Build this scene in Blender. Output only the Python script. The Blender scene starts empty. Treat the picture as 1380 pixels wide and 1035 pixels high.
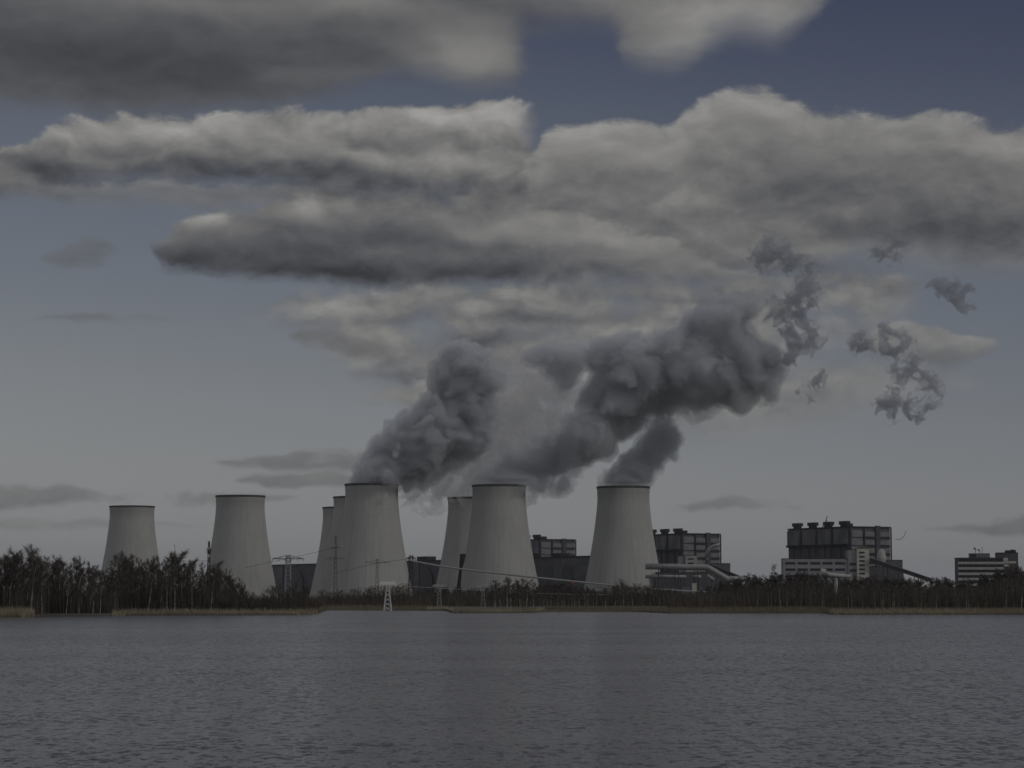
import bpy, math, random
import numpy as np
from mathutils import Vector
R = math.radians
SC = bpy.context.scene
COL = SC.collection

# ------------------------------------------------------------------ camera
F = 85 / 36 * 1380.0
PITCH = math.atan((803 - 517.5) / F)
CAMZ = 4.0
cd = bpy.data.cameras.new('camera')
cd.lens = 85; cd.sensor_width = 36; cd.clip_start = 0.5; cd.clip_end = 60000
cam = bpy.data.objects.new('camera', cd); COL.objects.link(cam)
cam.location = (0, 0, CAMZ); cam.rotation_euler = (math.pi/2 + PITCH, 0, 0)
SC.camera = cam
CP, SP = math.cos(PITCH), math.sin(PITCH)

def ray(px, py):
    a, b = (px - 690) / F, (517.5 - py) / F
    return Vector((a, CP - SP*b, SP + CP*b))
def at(px, py, Y):
    d = ray(px, py)
    return Vector((0, 0, CAMZ)) + d * (Y / d.y)
def X(px, Y, py=803): return at(px, py, Y).x
def Z(py, Y): return at(690, py, Y).z
def PX(Y): return Y / F          # metres per photograph pixel at distance Y
def ang(px, py):                 # direction as (azimuth, elevation) in units of 1/F radian
    d = ray(px, py).normalized()
    return math.atan2(d.x, d.y) * F, math.asin(d.z) * F

# ------------------------------------------------------------------ render settings and light
SC.view_settings.view_transform = 'Standard'; SC.view_settings.look = 'None'
SC.view_settings.gamma = 1.0
EXPO = -1.75
SC.view_settings.exposure = EXPO
cy = SC.cycles
cy.use_denoising = True
cy.volume_bounces = 3; cy.max_bounces = 6; cy.diffuse_bounces = 2; cy.glossy_bounces = 3
cy.transparent_max_bounces = 48
cy.use_fast_gi = False

SUN_EL, SUN_AZ = R(34), R(118)    # azimuth from the view direction, clockwise: to the right and slightly behind the camera
sl = bpy.data.lights.new('sun', 'SUN'); sl.energy = 1.5; sl.angle = R(14); sl.color = (1, .965, .90)
sun = bpy.data.objects.new('sun', sl); COL.objects.link(sun)
sd = Vector((math.sin(SUN_AZ)*math.cos(SUN_EL), math.cos(SUN_AZ)*math.cos(SUN_EL), math.sin(SUN_EL)))
sun.rotation_euler = (-sd).to_track_quat('-Z', 'Y').to_euler(); sun.location = sd * 500

# ------------------------------------------------------------------ node helper
class NT:
    def __init__(s, tree): s.t = tree; s.n = 0
    def node(s, typ, **kw):
        n = s.t.nodes.new(typ)
        for k, v in kw.items(): setattr(n, k, v)
        n.location = ((s.n % 40) * 180, -(s.n // 40) * 220); s.n += 1
        return n
    def put(s, sock, v):
        if v is None: return
        if hasattr(v, 'is_output'): s.t.links.new(v, sock)
        else: sock.default_value = v
    def m(s, op, a, b=None, c=None, clamp=False):
        n = s.node('ShaderNodeMath', operation=op, use_clamp=clamp)
        for i, v in enumerate((a, b, c)): s.put(n.inputs[i], v)
        return n.outputs[0]
    def v(s, op, a, b=None, c=None):
        n = s.node('ShaderNodeVectorMath', operation=op)
        for i, v in enumerate((a, b, c)): s.put(n.inputs[i], v)
        return n.outputs['Value'] if op in ('DOT_PRODUCT', 'LENGTH', 'DISTANCE') else n.outputs[0]
    def xyz(s, a, b, c):
        n = s.node('ShaderNodeCombineXYZ')
        for i, v in enumerate((a, b, c)): s.put(n.inputs[i], v)
        return n.outputs[0]
    def sep(s, vec):
        n = s.node('ShaderNodeSeparateXYZ'); s.put(n.inputs[0], vec); return n.outputs
    def step(s, x, lo, hi):
        n = s.node('ShaderNodeMapRange', interpolation_type='SMOOTHSTEP', clamp=True)
        s.put(n.inputs[0], x); s.put(n.inputs[1], lo); s.put(n.inputs[2], hi)
        return n.outputs[0]
    def noise(s, vec, scale, detail=4, rough=.55, dist=0, dim='3D'):
        n = s.node('ShaderNodeTexNoise', noise_dimensions=dim)
        s.put(n.inputs['Vector'], vec); n.inputs['Scale'].default_value = scale
        n.inputs['Detail'].default_value = detail; n.inputs['Roughness'].default_value = rough
        n.inputs['Distortion'].default_value = dist
        return n
    def mix(s, f, a, b, typ='RGBA', blend='MIX'):
        n = s.node('ShaderNodeMix', data_type=typ)
        if typ == 'RGBA': n.blend_type = blend; n.clamp_factor = True
        k = {'RGBA': (6, 7, 2), 'FLOAT': (2, 3, 0), 'VECTOR': (4, 5, 1)}[typ]
        s.put(n.inputs[0], f); s.put(n.inputs[k[0]], a); s.put(n.inputs[k[1]], b)
        return n.outputs[k[2]]
    def curve(s, x, pts):          # pts in 0..1
        n = s.node('ShaderNodeFloatCurve'); c = n.mapping.curves[0]
        pts = sorted(pts)
        while len(c.points) < len(pts): c.points.new(.5, .5)
        for p, (u, w) in zip(c.points, pts):
            p.location = (u, w); p.handle_type = 'AUTO_CLAMPED'
        n.mapping.use_clip = False; n.mapping.extend = 'HORIZONTAL'
        n.mapping.update(); s.put(n.inputs['Value'], x)
        return n.outputs[0]

def lin(c): return tuple((x/255/12.92 if x/255 <= .04045 else ((x/255+.055)/1.055)**2.4) for x in c)

# ------------------------------------------------------------------ world: Nishita sky with banks of cloud in front of it
W = bpy.data.worlds.new('World'); SC.world = W; W.use_nodes = True
W.node_tree.nodes.clear(); T = NT(W.node_tree)
WS = 0.1
GAIN = 1 / (WS * 2**EXPO)         # display value -> background colour
out = T.node('ShaderNodeOutputWorld'); bg = T.node('ShaderNodeBackground')
bg.inputs['Strength'].default_value = WS
W.node_tree.links.new(bg.outputs[0], out.inputs[0])
sky = T.node('ShaderNodeTexSky', sky_type='NISHITA')
sky.sun_disc = False; sky.sun_elevation = SUN_EL; sky.sun_rotation = SUN_AZ
sky.air_density = 1.0; sky.dust_density = 1.5; sky.ozone_density = 2.0
tc = T.node('ShaderNodeTexCoord')
dx, dy, dz = T.sep(tc.outputs['Generated'])
A = T.m('MULTIPLY', T.m('ARCTAN2', dx, dy), F)
E = T.m('MULTIPLY', T.m('ARCSINE', T.m('MULTIPLY', dz, .99999)), F)
# clear sky: Nishita blue, greying towards the horizon through the air
SKYMUL = (1.07, .98, .94)
K3 = (GAIN,)*3
hz = T.v('MULTIPLY', lin((149, 151, 153)), K3); mid = T.v('MULTIPLY', lin((108, 113, 124)), K3); blue = T.v('MULTIPLY', lin((56, 60, 83)), K3)
Es = T.m('MULTIPLY_ADD', A, .10, E)               # a little deeper away to the right
grad = T.mix(T.step(Es, 40, 470), hz, mid)
grad = T.mix(T.step(Es, 400, 880), grad, blue)
skyc = T.mix(.3, grad, T.v('MULTIPLY', sky.outputs[0], SKYMUL))
SKYTINT = skyc
AE = T.xyz(A, E, 0)
wn = T.noise(T.v('MULTIPLY', AE, (1/130, 1/80, 1)), 1.0, 5, .54)
wv = T.v('SUBTRACT', wn.outputs['Color'], (.5, .5, .5))
AW = T.v('MULTIPLY_ADD', wv, (70, 45, 0), AE)
wn2 = T.noise(T.v('MULTIPLY', AW, (1/280, 1/62, 1)), 1.0, 3, .5)
bn = T.m('SUBTRACT', wn2.outputs['Fac'], .5)
def heap(off): return T.noise(T.v('MULTIPLY', T.v('ADD', AW, off), (1/90, 1/52, 1)), 1.0, 4, .5).outputs['Fac']
h0 = heap((0, 0, 0)); pn = T.m('SUBTRACT', h0, .5)
fn = T.m('SUBTRACT', T.noise(T.v('MULTIPLY', AW, (1/30, 1/20, 1)), 1.0, 4, .6).outputs['Fac'], .5)   # ragged fringe
rel = T.m('SUBTRACT', h0, heap((7, 15, 0)))       # heaps lit from above, shaded below

def cloud(col, top, bot, ramp, bumps=(), st=14, sb=34, wx=60, wy=46, alpha=1.0, bamp=.16, pamp=.10, holes=0.0, hp=38, relamp=.17, xr=None, fr=16):
    """one bank of cloud: upper and lower outline over azimuth, brightness through its height, lighter and darker heaps"""
    w = T.v('MULTIPLY_ADD', wv, (wx*1.3, wy*.9, 0), AE)
    aw, ew, _ = T.sep(w)
    an = T.m('MULTIPLY_ADD', aw, 1/1800, .5)
    top, bot = sorted(top), sorted(bot)
    if bot[0][1]-top[0][1] < 8: top = [(top[0][0]-14, top[0][1]+26)] + top; bot = [(bot[0][0]-14, bot[0][1]-26)] + bot
    if bot[-1][1]-top[-1][1] < 8: top = top + [(top[-1][0]+14, top[-1][1]+26)]; bot = bot + [(bot[-1][0]+14, bot[-1][1]-26)]
    def cv(pts):
        q = []
        for px, py in pts:
            a, e = ang(px, py); q.append((a/1800 + .5, e/1200))
        return T.m('MULTIPLY', T.curve(an, q), 1200.0)
    tp, bt = cv(top), cv(bot)
    tp2 = T.m('MULTIPLY_ADD', fn, float(fr), T.m('MULTIPLY_ADD', pn, float(hp), tp))
    bt2 = T.m('MULTIPLY_ADD', fn, float(fr)*.8, T.m('MULTIPLY_ADD', bn, -float(hp)*.8, bt))
    m1 = T.step(T.m('SUBTRACT', tp2, ew), 0.0, float(st))
    m2 = T.step(T.m('SUBTRACT', ew, bt2), 0.0, float(sb))
    mask = T.m('MULTIPLY', m1, m2)
    if xr: mask = T.m('MULTIPLY', mask, T.m('SUBTRACT', 1.0, T.step(T.m('MULTIPLY_ADD', pn, 40.0, T.m('MULTIPLY_ADD', fn, 24.0, aw)), ang(xr[0], 200)[0], ang(xr[1], 200)[0])))
    if holes: mask = T.m('MULTIPLY', mask, T.step(T.m('ADD', bn, pn), -holes, .02))
    if alpha < 1: mask = T.m('MULTIPLY', mask, alpha)
    t = T.m('DIVIDE', T.m('SUBTRACT', ew, bt), T.m('MAXIMUM', T.m('SUBTRACT', tp2, bt), 6.0), clamp=True)
    b = T.curve(t, ramp)
    b = T.m('MULTIPLY_ADD', bn, bamp, b)
    b = T.m('MULTIPLY_ADD', pn, pamp, b)
    b = T.m('MULTIPLY_ADD', rel, relamp, b)
    b = T.m('MULTIPLY_ADD', fn, min(.09, relamp*.5), b)
    for (px, py, sx, sy, am) in bumps:
        a, e = ang(px, py)
        d = T.v('MULTIPLY_ADD', w, (1/sx, 1/sy, 0), (-a/sx, -e/sy, 0))
        g = T.m('POWER', .3679, T.v('DOT_PRODUCT', d, d))
        b = T.m('MULTIPLY_ADD', g, am, b)
    c = T.mix(T.step(b, .26, .50), (.93, .955, 1.06, 1), (1.015, 1.0, .965, 1))
    lum = T.m('MULTIPLY', T.m('POWER', T.m('MAXIMUM', b, .05), 2.2), GAIN)
    c = T.v('MULTIPLY', c, T.xyz(lum, lum, lum))
    return T.mix(mask, col, c)

c = SKYTINT
TOPC = [(-250, -260), (1700, -260)]
# far low streaks
for (pts_t, pts_b, B, al) in [
    ([(286, 620), (330, 612), (380, 603), (440, 601), (520, 604)], [(286, 622), (330, 630), (400, 636), (520, 638)], .405, .85),
    ([(318, 645), (360, 634), (430, 630), (520, 640)], [(318, 646), (350, 655), (430, 660), (520, 658)], .40, .8),
    ([(-200, 640), (0, 645), (60, 648), (110, 656), (145, 668)], [(-200, 684), (0, 686), (80, 684), (145, 670)], .415, .8),
    ([(120, 672), (170, 660), (240, 658), (300, 660), (420, 668)], [(120, 674), (180, 684), (300, 684), (420, 678)], .425, .75),
    ([(-200, 692), (0, 694), (200, 698), (320, 704)], [(-200, 714), (0, 716), (200, 714), (320, 706)], .43, .6),
    ([(880, 682), (930, 672), (1000, 667), (1060, 672), (1105, 680)], [(880, 684), (940, 693), (1040, 694), (1105, 682)], .415, .8),
    ([(1240, 712), (1290, 704), (1340, 696), (1400, 690), (1600, 690)], [(1240, 714), (1290, 722), (1400, 724), (1600, 724)], .40, .85),
    ([(20, 426), (90, 424), (150, 420), (200, 424), (250, 436)], [(20, 428), (100, 436), (180, 438), (250, 438)], .36, .6),
    ([(50, 345), (90, 326), (125, 318), (160, 330), (190, 345)], [(50, 348), (100, 364), (140, 362), (190, 347)], .36, .5),
    ([(175, 630), (200, 625), (222, 629)], [(175, 631), (200, 634), (222, 630)], .40, .6),
]:
    if pts_t[-1][0] < 1500: pts_t, pts_b = pts_t + [(pts_t[-1][0]+26, pts_t[-1][1]+40)], pts_b + [(pts_b[-1][0]+26, pts_b[-1][1]-40)]
    if pts_t[0][0] > -150: pts_t, pts_b = [(pts_t[0][0]-20, pts_t[0][1]+40)] + pts_t, [(pts_b[0][0]-20, pts_b[0][1]-40)] + pts_b
    c = cloud(c, pts_t, pts_b, [(0, B-.02), (.6, B+.01), (1, B+.045)], (), 9, 12, 70, 30, al, .12, .06, .22, 30, .15)
# pale bank low in the middle
c = cloud(c, [(840, 560), (900, 500), (1000, 470), (1150, 470), (1300, 480), (1360, 520)], [(840, 566), (950, 612), (1100, 590), (1250, 550), (1360, 530)],
          [(0, .46), (1, .445)], (), 50, 60, 70, 44, .8, .20, .12, .45, 40, .14)
# grey bank behind the steam
c = cloud(c, [(290, 420), (370, 398), (420, 386), (520, 376), (900, 368), (1130, 352), (1200, 356), (1260, 380)],
          [(290, 424), (350, 450), (430, 486), (500, 540), (600, 570), (800, 560), (1000, 540), (1110, 500), (1180, 480), (1260, 384)],
          [(0, .455), (.5, .44), (1, .42)],
          [(455, 412, 45, 11, .08), (560, 412, 90, 10, .04), (720, 428, 130, 9, -.06), (860, 410, 70, 10, .05), (650, 458, 44, 13, -.11), (590, 440, 90, 14, .03),
           (545, 505, 45, 10, -.12), (1105, 425, 60, 22, .09), (960, 400, 90, 9, -.05), (1090, 470, 70, 16, .05), (800, 455, 60, 16, .04)], 24, 80, 70, 44, .97, .24, .18, .40, 40, .26, None, 24)
c = cloud(c, [(380, 450), (430, 440), (480, 452), (520, 470)], [(380, 454), (440, 476), (500, 486), (520, 474)], [(0, .38), (1, .41)], (), 10, 16, 60, 26, .8, .1, .06, .2, 30, .12)
c = cloud(c, [(466, 540), (490, 527), (530, 515), (575, 510), (640, 520), (700, 515), (730, 545)], [(466, 542), (500, 547), (560, 556), (640, 560), (730, 548)],
          [(0, .41), (.5, .48), (1, .50)], (), 10, 18, 40, 18, .95, .10, .06)
c = cloud(c, [(1138, 470), (1180, 446), (1220, 430), (1265, 432), (1300, 446), (1345, 468)], [(1138, 472), (1200, 492), (1270, 500), (1345, 474)],
          [(0, .38), (.5, .44), (1, .50)], (), 9, 22, 46, 24, .85, .10, .08)
# upper middle bank
c = cloud(c, TOPC, [(500, -270), (545, -40), (575, 26), (640, 45), (720, 60), (800, 62), (828, 72), (845, 104), (880, 114), (925, 110), (955, 86), (1000, 74), (1045, 78), (1075, 62), (1102, 30), (1120, -5), (1140, -270)],
          [(0, .42), (1, .42)],
          [(700, 26, 110, 26, -.10), (1000, 30, 130, 44, .13), (890, 85, 60, 30, .03)], 26, 70, 60, 36, 1, .12, .06, 0, 34, .09)
# upper left bank
c = cloud(c, TOPC, [(-250, 160), (0, 162), (150, 172), (300, 164), (400, 156), (480, 138), (530, 122), (580, 122), (630, 134), (680, 134), (704, 122), (730, 96), (790, 40)],
          [(0, .345), (1, .345)],
          [(130, 80, 260, 44, -.065), (330, 100, 120, 26, -.04), (250, 2, 200, 16, .08), (640, 72, 85, 42, .145), (420, 104, 110, 14, .05), (490, 5, 90, 20, .10), (545, 112, 34, 8, -.08)], 24, 44, 50, 30, 1, .10, .04, 0, 26, .06, (682, 726))
# big right bank
c = cloud(c, [(640, 250), (690, 203), (728, 192), (745, 168), (775, 158), (830, 155), (866, 160), (886, 166), (905, 156), (924, 138), (955, 124), (1000, 115), (1050, 118), (1090, 143), (1160, 150), (1230, 145), (1280, 151), (1330, 158), (1390, 163), (1600, 150)],
          [(600, 300), (700, 402), (1000, 402), (1100, 392), (1180, 375), (1250, 380), (1300, 385), (1400, 388), (1600, 380)],
          [(0, .40), (.3, .42), (.62, .42), (.84, .49), (.95, .50), (1, .48)],
          [(1080, 250, 110, 30, -.085), (1290, 305, 120, 38, -.12), (930, 255, 70, 26, .05), (1020, 140, 90, 18, .03), (800, 170, 60, 14, .05),
           (1245, 345, 60, 18, .08), (880, 200, 60, 25, .02), (1080, 365, 90, 14, -.05), (1100, 335, 120, 12, .05), (760, 300, 120, 30, -.02)],
          16, 60, 52, 34, 1, .13, .08, 0, 38, .16, None, 22)
# pale fill between the two left banks
c = cloud(c, [(180, 275), (230, 256), (320, 246), (450, 250), (560, 260), (640, 280)], [(180, 279), (250, 286), (350, 284), (450, 292), (560, 296), (640, 284)],
          [(0, .40), (1, .42)], (), 20, 24, 60, 26, .75, .12, .06, .35, 24, .12)
# front left bank
c = cloud(c, [(140, 345), (186, 328), (220, 314), (246, 296), (268, 282), (310, 276), (345, 284), (368, 271), (400, 260), (440, 256), (520, 262), (650, 268), (800, 290), (930, 330), (1040, 372), (1080, 400)],
          [(140, 346), (186, 336), (206, 368), (260, 380), (330, 388), (500, 392), (650, 392), (800, 390), (900, 388), (1000, 384), (1080, 402)],
          [(0, .262), (.2, .27), (.42, .31), (.7, .385), (1, .41)],
          [(285, 297, 32, 13, .15), (415, 280, 28, 17, .15), (480, 276, 44, 12, .04), (850, 330, 170, 40, .08), (700, 300, 130, 25, .05), (620, 345, 130, 14, .05), (240, 335, 40, 20, -.02), (900, 372, 170, 22, .09), (560, 372, 200, 12, -.02)],
          14, 26, 50, 34, 1, .12, .09, 0, 30, .16, None, 22)
# long middle bank
c = cloud(c, [(-200, 215), (-20, 196), (30, 186), (70, 168), (130, 155), (200, 150), (300, 147), (380, 144), (450, 145), (560, 140), (640, 130), (680, 131), (706, 136), (740, 150), (800, 180)],
          [(-200, 292), (0, 290), (80, 272), (180, 264), (250, 272), (330, 268), (450, 288), (560, 292), (700, 280), (740, 262), (800, 250)],
          [(0, .29), (.25, .315), (.5, .40), (.75, .485), (.92, .505), (1, .47)],
          [(655, 165, 60, 30, .07), (230, 178, 80, 14, .05), (420, 165, 60, 12, .03), (560, 152, 60, 10, .03), (500, 196, 70, 14, -.05), (20, 218, 70, 22, -.10), (120, 180, 50, 14, .03), (640, 230, 90, 22, .10), (560, 215, 70, 18, .06)],
          11, 48, 50, 30, 1, .13, .12, 0, 38, .30, (696, 736), 26)
# broken cloud over the unseen rest of the sky, brightened to add ambient light
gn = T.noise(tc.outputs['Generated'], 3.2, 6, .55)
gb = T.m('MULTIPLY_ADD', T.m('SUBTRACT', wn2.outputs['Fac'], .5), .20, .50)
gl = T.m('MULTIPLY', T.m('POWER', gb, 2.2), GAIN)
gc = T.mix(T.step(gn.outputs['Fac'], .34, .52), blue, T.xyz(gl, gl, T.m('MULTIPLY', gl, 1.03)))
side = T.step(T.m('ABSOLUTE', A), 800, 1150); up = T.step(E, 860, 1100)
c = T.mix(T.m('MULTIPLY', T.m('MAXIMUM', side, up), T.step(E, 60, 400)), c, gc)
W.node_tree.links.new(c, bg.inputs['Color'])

# ------------------------------------------------------------------ materials
def mat(name, col, rough=.8, col2=None, scale=(1, 1, 1), detail=4, amt=1.0, metal=0.0, lo=.35, hi=.65, bump=0):
    m = bpy.data.materials.new(name); m.use_nodes = True
    t = NT(m.node_tree); b = m.node_tree.nodes['Principled BSDF']
    b.inputs['Roughness'].default_value = rough; b.inputs['Metallic'].default_value = metal
    co = t.node('ShaderNodeTexCoord').outputs['Object']
    n = t.noise(t.v('MULTIPLY', co, scale), 1.0, detail)
    col2 = col2 or tuple(x*.75 for x in col)
    f = t.m('MULTIPLY', t.step(n.outputs['Fac'], lo, hi), amt)
    m.node_tree.links.new(t.mix(f, (*col, 1), (*col2, 1)), b.inputs['Base Color'])
    if bump:
        bp = t.node('ShaderNodeBump'); bp.inputs['Strength'].default_value = bump; bp.inputs['Distance'].default_value = .3
        m.node_tree.links.new(n.outputs['Fac'], bp.inputs['Height']); m.node_tree.links.new(bp.outputs[0], b.inputs['Normal'])
    return m

def concrete_mat():
    m = bpy.data.materials.new('shell_concrete'); m.use_nodes = True
    t = NT(m.node_tree); b = m.node_tree.nodes['Principled BSDF']; b.inputs['Roughness'].default_value = .9
    co = t.node('ShaderNodeTexCoord').outputs['Object']
    x, y, z = t.sep(co)
    th = t.m('ARCTAN2', x, y)
    big = t.noise(co, .035, 4).outputs['Fac']
    streak = t.noise(t.xyz(t.m('MULTIPLY', th, 22), t.m('MULTIPLY', z, .012), 0), 1.0, 4, .6).outputs['Fac']
    lift = t.noise(t.xyz(0, 0, t.m('MULTIPLY', z, .35)), 1.0, 2).outputs['Fac']
    v = t.m('MULTIPLY_ADD', t.m('SUBTRACT', big, .5), .22, 1.0)
    v = t.m('MULTIPLY_ADD', t.m('SUBTRACT', streak, .5), .46, v)
    v = t.m('MULTIPLY_ADD', t.m('SUBTRACT', lift, .5), .14, v)
    # rain stains: thin dark runs near the foot; streaky darkening towards the rim
    st2 = t.noise(t.xyz(t.m('MULTIPLY', th, 46), t.m('MULTIPLY', z, .006), 5), 1.0, 2, .5).outputs['Fac']
    foot = t.step(z, 48, 12)
    foot = t.m('SUBTRACT', 1.0, t.step(z, 12, 48))
    v = t.m('SUBTRACT', v, t.m('MULTIPLY', t.m('MULTIPLY', t.step(st2, .60, .68), foot), .38))
    topd = t.step(z, 92, 113)
    v = t.m('SUBTRACT', v, t.m('MULTIPLY', topd, t.m('MULTIPLY', streak, .26)))
    # faint square blotches of patched concrete
    vo = t.node('ShaderNodeTexVoronoi'); vo.distance = 'CHEBYCHEV'
    t.put(vo.inputs['Vector'], t.xyz(t.m('MULTIPLY', th, 9), t.m('MULTIPLY', z, .09), 0)); vo.inputs['Scale'].default_value = 1
    pch = t.sep(vo.outputs['Color'])[0]
    v = t.m('MULTIPLY_ADD', t.m('SUBTRACT', pch, .5), .07, v)
    cc = t.v('MULTIPLY', (.445, .447, .43), t.xyz(v, v, v))
    m.node_tree.links.new(cc, b.inputs['Base Color'])
    return m
M = {
 'shell': concrete_mat(),
 'rim': mat('rim_concrete', (.07, .07, .07), .9, (.11, .11, .10), (.2, .2, .2)),
 'hall': mat('dark_cladding', (.12, .122, .14), .8, (.09, .092, .107), (.05, .05, .15)),
 'hall_light': mat('grey_cladding', (.16, .165, .18), .8, (.12, .122, .135), (.05, .05, .15)),
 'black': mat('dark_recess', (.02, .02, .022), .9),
 'boiler_dark': mat('boiler_dark_cladding', (.10, .102, .115), .7, (.07, .072, .083), (.12, .12, .03)),
 'boiler_grey': mat('boiler_grey_cladding', (.20, .203, .22), .7, (.12, .124, .138), (.1, .1, .05)),
 'panel': mat('boiler_panel', (.24, .243, .255), .6, (.17, .172, .185), (.15, .15, .3)),
 'cap': mat('roof_cap', (.035, .035, .038), .8),
 'white': mat('white_render', (.50, .50, .485), .8, (.40, .40, .39), (.1, .1, .1)),
 'pale': mat('pale_render', (.34, .345, .36), .8, (.28, .285, .30), (.1, .1, .1)),
 'cream': mat('cream_render', (.62, .61, .54), .8, (.5, .49, .44), (.2, .2, .2)),
 'glass': mat('window_glass', (.022, .024, .03), .25, (.035, .037, .043), (.5, .5, .5)),
 'duct': mat('duct_metal', (.36, .36, .36), .5, (.28, .28, .285), (.3, .05, .3), metal=.2),
 'steel': mat('dark_steel', (.045, .045, .05), .6),
 'steel_pale': mat('galvanised_steel', (.46, .46, .45), .6, (.38, .38, .37), (1, 1, 1)),
 'steel_mid': mat('weathered_steel', (.13, .13, .135), .6, (.09, .09, .095), (1, 1, 1)),
 'arm_white': mat('white_arm_paint', (.9, .9, .88), .6, (.82, .82, .80), (1, 1, 1)),
 'mast_white': mat('white_mast_paint', (.62, .62, .61), .6, (.52, .52, .51), (1, 1, 1)),
 'steel_grey': mat('grey_steel', (.30, .30, .31), .6, (.24, .24, .25), (1, 1, 1)),
 'red': mat('red_paint', (.32, .09, .06), .6),
 'bark': mat('dark_bark', (.075, .068, .06), .9, (.05, .045, .04), (1, 1, .3)),
 'birch': mat('birch_bark', (.34, .33, .30), .8, (.08, .075, .07), (2, 2, 1.1), lo=.45, hi=.62),
 'twig': mat('bare_twigs', (.088, .076, .066), .9, (.13, .108, .088), (.4, .4, .4)),
 'twig_brown': mat('brown_twigs', (.105, .085, .066), .9, (.07, .06, .053), (.4, .4, .4)),
 'twig_far': mat('far_twigs', (.10, .09, .082), .9, (.135, .12, .105), (.06, .06, .06)),
 'under': mat('undergrowth_stems', (.072, .063, .053), .9, (.11, .092, .07), (.15, .15, .3)),
 'reed': mat('dry_reeds', (.42, .37, .27), .9, (.27, .235, .17), (.06, .3, .6)),
 'reed_dull': mat('dull_reeds', (.25, .22, .145), .9, (.16, .142, .10), (.05, .3, .6)),
 'soil': mat('bank_soil', (.11, .095, .07), .95, (.07, .062, .05), (.03, .05, .1)),
}

# ------------------------------------------------------------------ mesh helpers
class MB:
    def __init__(s): s.v = []; s.f = []
    def quad(s, a, b, c, d):
        i = len(s.v); s.v += [tuple(a), tuple(b), tuple(c), tuple(d)]; s.f.append((i, i+1, i+2, i+3))
    def tri(s, a, b, c):
        i = len(s.v); s.v += [tuple(a), tuple(b), tuple(c)]; s.f.append((i, i+1, i+2))
    def prism(s, poly, z0, z1):
        n = len(poly); i = len(s.v)
        s.v += [(x, y, z0) for x, y in poly] + [(x, y, z1) for x, y in poly]
        s.f.append(tuple(i+k for k in reversed(range(n)))); s.f.append(tuple(i+n+k for k in range(n)))
        for k in range(n): s.f.append((i+k, i+(k+1) % n, i+n+(k+1) % n, i+n+k))
    def box(s, x0, x1, y0, y1, z0, z1): s.prism([(x0, y0), (x1, y0), (x1, y1), (x0, y1)], z0, z1)
    def tube(s, pts, rad, n=6, cap=True):
        if not hasattr(rad, '__len__'): rad = [rad]*len(pts)
        pts = [Vector(p) for p in pts]; i0 = len(s.v); up = Vector((0, 0, 1))
        for k, p in enumerate(pts):
            d = (pts[min(k+1, len(pts)-1)] - pts[max(k-1, 0)]).normalized()
            a = d.cross(up)
            if a.length < .05: a = d.cross(Vector((1, 0, 0)))
            a.normalize(); b = d.cross(a)
            for j in range(n):
                t = 2*math.pi*j/n
                s.v.append(tuple(p + (a*math.cos(t) + b*math.sin(t))*rad[k]))
        for k in range(len(pts)-1):
            for j in range(n):
                s.f.append((i0+k*n+j, i0+k*n+(j+1) % n, i0+(k+1)*n+(j+1) % n, i0+(k+1)*n+j))
        if cap:
            s.f.append(tuple(i0+j for j in reversed(range(n)))); s.f.append(tuple(i0+(len(pts)-1)*n+j for j in range(n)))
    def lathe(s, prof, n=96):
        i0 = len(s.v); m = len(prof)
        for (r, z) in prof:
            for j in range(n):
                t = 2*math.pi*j/n; s.v.append((r*math.cos(t), r*math.sin(t), z))
        for k in range(m-1):
            for j in range(n):
                s.f.append((i0+k*n+j, i0+k*n+(j+1) % n, i0+(k+1)*n+(j+1) % n, i0+(k+1)*n+j))
    def build(s, name, m, parent=None, smooth=False):
        me = bpy.data.meshes.new(name); me.from_pydata(s.v, [], s.f); me.update()
        if smooth: me.polygons.foreach_set('use_smooth', [True]*len(me.polygons))
        me.materials.append(m)
        o = bpy.data.objects.new(name, me); COL.objects.link(o)
        if parent: o.parent = parent
        return o

def tag(o, label, cat, group=None, kind=None):
    if label: o['label'] = label
    if cat: o['category'] = cat
    if group: o['group'] = group
    if kind: o['kind'] = kind
    return o
def thing(name, label, cat, loc=(0, 0, 0), rz=0, group=None):
    o = bpy.data.objects.new(name, None); COL.objects.link(o)
    o.location = loc; o.rotation_euler = (0, 0, rz); o.empty_display_size = 2
    return tag(o, label, cat, group)
def copy_thing(o, label=None, group=None):
    c_ = o.copy(); COL.objects.link(c_)
    if label: c_['label'] = label
    if group: c_['group'] = group
    for ch in o.children:
        d = ch.copy(); COL.objects.link(d); d.parent = c_
        for g in ch.children:
            e = g.copy(); COL.objects.link(e); e.parent = d
    return c_

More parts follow.
